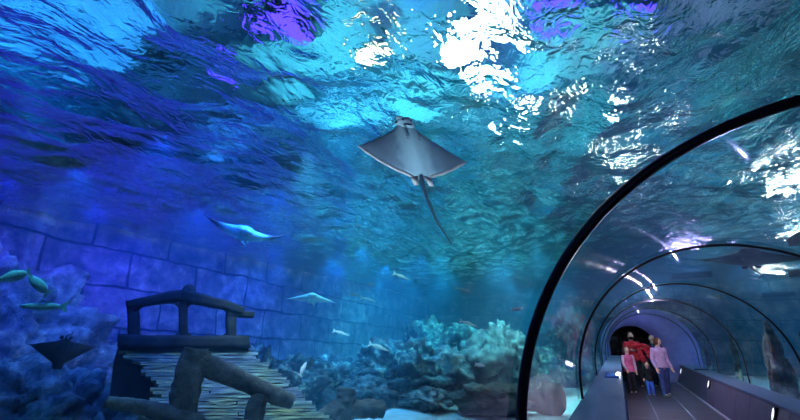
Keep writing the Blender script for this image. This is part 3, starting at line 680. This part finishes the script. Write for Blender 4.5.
FI = [
 ('turquoise fish with leaf shaped body, leftmost of the three by the left edge', M_TURQ, .42, 15, 276, 5.0, .23, (-20, 10)),
 ('pale fronted fish diving right, middle of the three by the left edge', M_TURQ, .38, 39, 285, 5.0, .24, (-17, -15)),
 ('slim turquoise fish swimming level, lowest of the three by the left edge', M_TURQ, .2, 44, 306.5, 5.0, .35, (-27, 1)),
 ('slim silver fish slanting down, highest in mid tank', M_SILV, .13, 401.5, 276.5, 7.0, .32, (17, 7)),
 ('slim silver fish slanting down just above the coral mound', M_SILV, .15, 378.5, 347, 7.0, .36, (20, 7)),
 ('slim silver fish beneath the small turquoise ray', M_SILV, .13, 341, 333, 7.2, .3, (17, 5)),
 ('dull teal fish right of the small turquoise ray', M_TURQ, .18, 368, 299.5, 8.0, .32, (16, 4)),
 ('small blue fish between the turquoise ray and the dull teal fish', M_DIMF, .25, 355, 294.5, 8.5, .2, (12, -2)),
 ('tiny blue fish above the dull teal fish', M_DIMF, .3, 371, 284, 8.5, .16, (10, 1)),
 ('small white fish swimming upright near the coral rock', M_WHITEF, .3, 303, 369, 6.2, .2, (5, -12)),
 ('pale fish hovering before the dark rock pillar', M_WHITEF, .35, 480, 365, 9.5, .22, (12, 2)),
 ('slim pale fish just above the green ledge', M_WHITEF, .16, 468, 323.5, 10.0, .42, (18, 6)),
 ('tiny silver fish left of the tall dark reef rock', M_SILV, .2, 459, 356, 9.8, .3, (14, 5)),
 ('small dark fish under the pale glint in mid tank', M_DIMF, .16, 463, 290, 9.0, .36, (18, 6)),
 ('white fish close beneath the ripples near the first rib', M_WHITEF, .3, 517, 309, 9.0, .26, (14, -2)),
]
for lab, m, dp, px, py, d, ln, dr in FI:
    f = make_fish(lab, m, dp); pose_fish(f, px, py, d, ln, dr, yaw=.25)

# ------------------------------------------------------------------ kerb lights, info plates
M_KL = emit('kerb_lens', (.8, .85, 1), 1.6)
for px, py, nm in ((682, 371.5, 'farthest'), (710, 384.5, 'middle'), (776, 415, 'nearest')):
    p0 = Vector((1.86, 0, 0)); r = ray(px, py); z_ = .33
    n_ = Vector((-.67, 0, .2)).normalized(); hit = EYE + r*((Vector((1.88, 0, .335))-EYE).dot(n_)/r.dot(n_))
    t = empty('kerb_light', hit); tag(t, 'slim upright white marker light on the right kerb, %s of the three' % nm, 'light', 'kerb marker lights')
    t.rotation_euler = (0, math.atan2(.2, .63), 0)
    s = hit.y/10
    bm = bmesh.new(); tube(bm, [(-.012, 0, -.11), (-.012, 0, .11)], .028, n=12, flat=.9); obj('casing', bm, M_RIB, t)
    bm = bmesh.new(); ell(bm, (-.035, 0, 0), (.014, .022, .10), sub=3); obj('lens', bm, M_KL, t)
# blue info plates lying on the left ledge
M_PLATE = noisy('blue_plate', [(.3, (.08, .15, .55)), (.7, (.12, .25, .75))], scale=6, rough=.2, bump=0)
M_GLINT = emit('white_glint', (.9, .95, 1), 8)  # emissive spots standing in for lights reflected in the plate
p = at_z(604, 375.5, ZL); t = empty('info_plate', (-.2, p.y, ZL)); tag(t, 'glossy blue plate with two glowing white stand-in reflections, lying on the left ledge', 'sign')
bm = bmesh.new(); box(bm, (0, 0, .012), (.22, .95, .024), bev=.005); obj('plate', bm, M_PLATE, t)
for dy in (-.16, .16):
    bm = bmesh.new(); ell(bm, (.10, dy, .035), (.035, .06, .02), sub=3); obj('light_spot', bm, M_GLINT, t)
p = at_z(676, 361, ZR); t = empty('glass_screen', (2.2, 16.6, ZR)); tag(t, 'small upright glass screen standing on the far right kerb', 'screen')
bm = bmesh.new(); box(bm, (0, 0, .2), (.35, .02, .34), bev=.004); obj('pane', bm, M_GLASS, t)
bm = bmesh.new(); box(bm, (0, 0, .015), (.38, .08, .03), bev=.006); obj('foot', bm, M_RIB, t)

# ------------------------------------------------------------------ people
M_SKIN = noisy('skin', [(.3, (.78, .42, .3)), (.7, (.88, .5, .37))], scale=5, bump=0, rough=.5)
M_LIP = plain('lips', (.5, .16, .15), .4)
def cloth(name, c): return noisy(name, [(.3, tuple(x*.7 for x in c)), (.7, tuple(min(1, x*1.2) for x in c))], scale=9, detail=7, bump=.5, dist=.015, rough=.9, spec=.1)
M_PINK, M_LILAC, M_RED, M_NAVY, M_BLACKC = cloth('pink_cloth', (.85, .14, .3)), cloth('lilac_cloth', (.62, .38, .62)), cloth('red_cloth', (.7, .04, .06)), cloth('navy_cloth', (.03, .04, .1)), cloth('black_cloth', (.02, .02, .025))
M_JEAN, M_BJEAN, M_DTR, M_SHOE, M_LPINK = cloth('dark_denim', (.05, .07, .2)), cloth('blue_denim', (.06, .14, .6)), cloth('dark_trouser', (.03, .028, .04)), plain('shoe', (.12, .1, .12)), cloth('pale_pink_cloth', (.85, .5, .65))
M_HAIRB, M_HAIRD, M_HAIRL = cloth('auburn_hair', (.14, .05, .035)), cloth('dark_hair', (.03, .022, .02)), cloth('fair_hair', (.26, .15, .1))
def remesh(o, v=.012):
    md = o.modifiers.new('skin', 'REMESH'); md.mode = 'VOXEL'; md.voxel_size = v; md.use_smooth_shade = True
    sm = o.modifiers.new('soft', 'SMOOTH'); sm.iterations = 3; sm.factor = .5
def limb(bm, pts, rad, flat=1.0, up=None):
    P = spline(pts, 4); m_ = (len(P)-1)/(len(rad)-1); rr = []
    for i in range(len(P)):
        x = i/m_; k = min(int(x), len(rad)-2); rr.append(rad[k]+(rad[k+1]-rad[k])*(x-k))
    tube(bm, P, rr, n=14, flat=flat, up=up)
    ell(bm, P[0], rr[0]*(.98 if flat == 1 else flat)); ell(bm, P[-1], rr[-1]*(.98 if flat == 1 else flat))
def hand(bm, w, d, side, s, palm=(0, -1, 0), curl=.5):
    """palm plus four unequal bent fingers and a thumb; w wrist, d pointing direction"""
    d = Vector(d).normalized(); n_ = Vector(palm); n_ = (n_-d*n_.dot(d)).normalized(); a = d.cross(n_)*side
    rot = Matrix((a, d, n_)).transposed()
    ell(bm, w+d*.045*s, (.04*s, .055*s, .017*s), rot, sub=2)
    for k, (off, ln) in enumerate(((.028, .070), (.010, .080), (-.009, .075), (-.027, .058))):
        b0 = w+d*.085*s+a*off*s; b1 = b0+(d*.9+n_*curl*.5).normalized()*ln*.5*s; b2 = b1+(d*.6+n_*curl*1.2).normalized()*ln*.5*s
        tube(bm, [w+d*.05*s+a*off*s, b0, b1, b2], [.010*s, .0095*s, .0085*s, .007*s], n=8); ell(bm, b2, .007*s, sub=1)
    t0 = w+d*.025*s+a*.03*s; t1 = t0+(a*.7+d*.6+n_*.3).normalized()*.04*s; t2 = t1+(a*.2+d*.9+n_*.4).normalized()*.03*s
    tube(bm, [w+d*.015*s, t0, t1, t2], [.014*s, .013*s, .011*s, .009*s], n=8); ell(bm, t2, .009*s, sub=1)
def person(label, loc, rz, H, arms, legs=((.0, 0), (.0, 0)), top=M_RED, trou=M_DTR, hair=M_HAIRD, hairstyle='short', lean=0, width=1.0, headturn=0, vest=None, child=False, hem=.48, cap=None):
    """faces -Y before rz; arms: two (elbow, wrist, hand_dir) in units of H about the shoulder; legs: (x_off, y_off) of each foot"""
    t = empty('person', loc, rz); tag(t, label, 'person')
    hs = H/7.5*(1.35 if child else 1.0)/2*1.02      # half head height
    V = lambda x, y, z: Vector((x*H*width, y*H, z*H))
    top_z = 1-2*hs/H; sh = top_z-.045; hipz = .52 if not child else .47
    lv = Vector((0, -lean*H, 0))
    def body(extra, parts_, z0=None): pass
    neck = V(0, 0, top_z)+lv; chest = V(0, 0, sh-.07)+lv*.8; waist = V(0, 0, .61)+lv*.4; pelvis = V(0, 0, hipz)
    # the body, one continuous skin
    bm = bmesh.new()
    def torso(bm, g, zlo=None):
        P = [V(0, 0, hipz-.02), pelvis+Vector((0, 0, .02*H)), waist, chest, V(0, .004, sh-.01)+lv]
        limb(bm, P, [(.095 if not child else .1)*H*width+g, .098*H*width+g, .08*H*width+g, .102*H*width+g, .062*H*width+g], flat=.66, up=(1, 0, 0))
        if zlo: tube(bm, [V(0, 0, zlo), V(0, 0, hipz+.02), V(0, 0, .60)+lv*.3], [.122*H*width, .12*H*width, .09*H*width], n=18, flat=.68, up=(1, 0, 0))
    torso(bm, 0); limb(bm, [V(0, .005, sh-.02)+lv, neck+Vector((0, -.01*H, .02*H))], [.038*H, .032*H])
    hc = neck+Vector((0, -.012*H, hs*.95)); hr_ = Matrix.Rotation(headturn, 3, 'Z')
    hp = lambda x, y, z: hc+hr_ @ Vector((x*hs, y*hs, z*hs))
    ell(bm, hc, (hs*.72, hs*.84, hs*.95), hr_, sub=3); ell(bm, hp(0, -.28, -.42), (hs*.5, hs*.5, hs*.52), hr_, sub=3)
    ell(bm, hp(0, -.86, -.12), (hs*.12, hs*.17, hs*.2), hr_); ell(bm, hp(0, -.74, .22), (hs*.5, hs*.1, hs*.08), hr_)
    for s in (-1, 1): ell(bm, hp(s*.74, .05, -.05), (hs*.08, hs*.16, hs*.24), hr_)
    A = []
    for s, (e, w_, hd) in zip((-1, 1), arms):
        S = V(s*.105, 0, sh-.035)+lv; E_ = S+Vector(e)*H; W = S+Vector(w_)*H; A.append((s, S, E_, W, hd))
        limb(bm, [S, E_, W], [.032*H, .025*H, .017*H]); hand(bm, W, hd, s, H/1.7)
    Lg = []
    for s, (fx, fy) in zip((-1, 1), legs):
        h_ = V(s*.052, 0, hipz-.02); f_ = V(s*.055+fx, fy, .045); k_ = (h_+f_)/2+Vector((0, -.02*H, .01*H)); Lg.append((s, h_, k_, f_))
        limb(bm, [h_, k_, f_], [.055*H, .036*H, .022*H]); limb(bm, [f_, f_+Vector((0, -.07*H, -.022*H))], [.022*H, .016*H])
    b = obj('body', bm, M_SKIN, t); remesh(b, .009)
    # clothes
    bm = bmesh.new(); torso(bm, .012*H, hem)
    ell(bm, V(0, 0, sh-.035)+lv, (.115*H*width, .06*H, .035*H))
    if vest is None:
        for s, S, E_, W, hd in A: limb(bm, [S, E_, W-(W-E_)*.1], [.042*H, .034*H, .026*H])
    remesh(obj('top', bm, vest or top, t), .012)
    if vest is not None:
        for s, S, E_, W, hd in A:
            bm = bmesh.new(); limb(bm, [S, E_, W-(W-E_)*.1], [.038*H, .032*H, .025*H]); remesh(obj('sleeve', bm, top, t), .012)
    bm = bmesh.new()
    for s, h_, k_, f_ in Lg: limb(bm, [h_+Vector((0, 0, .03*H)), k_, f_+Vector((0, 0, .0*H))], [.066*H*width, .047*H, .036*H])
    limb(bm, [V(0, 0, hipz-.01), V(0, 0, hipz+.05)], [.095*H*width, .092*H*width], flat=.68, up=(1, 0, 0)); remesh(obj('trousers', bm, trou, t), .012)
    for s, h_, k_, f_ in Lg:
        bm = bmesh.new(); ell(bm, f_+Vector((0, -.03*H, -.024*H)), (.031*H, .075*H, .021*H), sub=3); ell(bm, f_+Vector((0, .012*H, -.01*H)), (.028*H, .034*H, .034*H), sub=3)
        remesh(obj('shoe', bm, M_SHOE, t), .009)
    # hair, eyes, mouth
    bm = bmesh.new()
    if hairstyle != 'bald':
        ell(bm, hp(0, .12, .18), (hs*.80, hs*.86, hs*.86), hr_, sub=3)
        if hairstyle == 'bob':
            for s in (-1, 1): ell(bm, hp(s*.62, .15, -.25), (hs*.28, hs*.5, hs*.7), hr_, sub=3)
            ell(bm, hp(0, .55, -.3), (hs*.7, hs*.45, hs*.75), hr_, sub=3)
    else: ell(bm, hp(0, .5, -.05), (hs*.62, hs*.45, hs*.5), hr_, sub=3)
    o = obj('hair', bm, hair, t); remesh(o, .011)
    for s in (-1, 1):
        bm = bmesh.new(); ell(bm, hp(s*.28, -.76, .03), (hs*.1, hs*.07, hs*.07), hr_); obj('eye', bm, M_EYE, t)
    bm = bmesh.new(); ell(bm, hp(0, -.80, -.48), (hs*.22, hs*.06, hs*.06), hr_); obj('mouth', bm, M_LIP, t)
    return t, A
DN = (0, 0, -1)
gp = at_z(663, 396.5, 0)
person('woman in lilac jumper and dark jeans looking right, holding a small child by the hand', (gp.x+.10, gp.y, 0), R(38), 1.66,
       [((-.03, .01, -.17), (-.03, -.05, -.31), (0, -.2, -1)), ((.03, .01, -.17), (.025, -.07, -.30), (0, -.3, -1))], ((-.015, -.05), (.015, .06)), M_LILAC, M_JEAN, M_HAIRB, 'bob', headturn=R(30), width=1.12)
gp = at_z(652, 396, 0)
person('toddler in black jacket and bright blue jeans walking hand in hand', (gp.x, gp.y, 0), R(8), .97,
       [((-.05, 0, -.13), (-.05, -.05, -.24), DN), ((.12, .02, -.03), (.19, .0, .08), (.4, 0, 1))], ((-.01, -.04), (.01, .03)), M_BLACKC, M_BJEAN, M_HAIRB, 'short', child=True, hem=.42)
gp = at_z(627.5, 393.5, 0)
person('girl in pink waistcoat with pale pink sleeves standing by the left ledge', (.16, gp.y, 0), R(28), 1.38,
       [((-.03, -.02, -.16), (.0, -.08, -.27), (0, -.3, -1)), ((.03, .0, -.16), (.02, -.04, -.3), DN)], ((-.005, -.03), (.01, .04)), M_LPINK, M_DTR, M_HAIRL, 'bob', vest=M_PINK, headturn=R(-20), hem=.46)
gp = at_z(636.5, 388, 0)
mt, mA = person('tall bearded man in red jacket carrying folded red coats', (gp.x+.08, gp.y, 0), R(5), 1.87,
       [((-.03, -.05, -.16), (.06, -.14, -.12), (1, -.2, .1)), ((.05, -.04, -.15), (.02, -.16, -.09), (-.3, -.5, .5))], ((-.01, -.02), (.012, .04)), M_RED, M_DTR, M_HAIRD, 'short')
gp = at_z(654, 388.5, 0)
person('balding man in navy jumper reaching towards the red coats', (gp.x+.22, gp.y+.3, 0), R(-12), 1.76,
       [((-.05, -.07, -.14), (-.10, -.17, -.10), (-.8, -.5, -.1)), ((.05, 0, -.16), (.04, -.04, -.3), DN)], ((-.01, 0), (.01, .02)), M_NAVY, M_DTR, M_HAIRL, 'bald', headturn=R(-10))
hc = [c for c in mt.children if c.name.startswith('hair')][0]
bm = bmesh.new(); hz_ = 1.645
ell(bm, (0, -.09, hz_), (.08, .068, .06), sub=3); o = obj('beard', bm, M_HAIRD, mt); remesh(o, .01)
# red coats carried in front of him
gp = at_z(636.5, 388, 0); bm = bmesh.new(); ox, oy = gp.x+.1, gp.y-.36
tube(bm, spline([(ox-.02, oy, 1.30), (ox+.14, oy-.02, 1.40), (ox+.32, oy, 1.40), (ox+.46, oy+.02, 1.28), (ox+.52, oy+.05, 1.18)], 6), [.05]+[.075]*10+[.085]*8+[.075]*4+[.06, .04], n=20, flat=.8, wob=.8, seed=2)
tube(bm, spline([(ox+.1, oy+.02, 1.34), (ox+.2, oy-.04, 1.16), (ox+.22, oy-.04, .98), (ox+.30, oy, .86)], 6), [.06]*8+[.085]*8+[.08, .07, .04], n=20, flat=.6, wob=.9, seed=5)
tube(bm, spline([(ox+.3, oy, 1.3), (ox+.44, oy-.02, 1.10), (ox+.5, oy, .96)], 6), [.07]*5+[.08]*5+[.07, .05, .03], n=18, flat=.6, wob=.9, seed=8)
o = obj('folded_coats', bm, M_RED); remesh(o, .014); tag(o, 'bundle of red coats held in the arms of the tall man', 'coat')


scene.view_settings.view_transform = 'Standard'; scene.view_settings.look = 'None'; scene.view_settings.gamma = 1
scene.view_settings.use_curve_mapping = False; scene.view_settings.exposure = .15
scene.cycles.max_bounces = 10; scene.cycles.transparent_max_bounces = 24; scene.cycles.volume_bounces = 0
scene.cycles.sample_clamp_indirect = 6
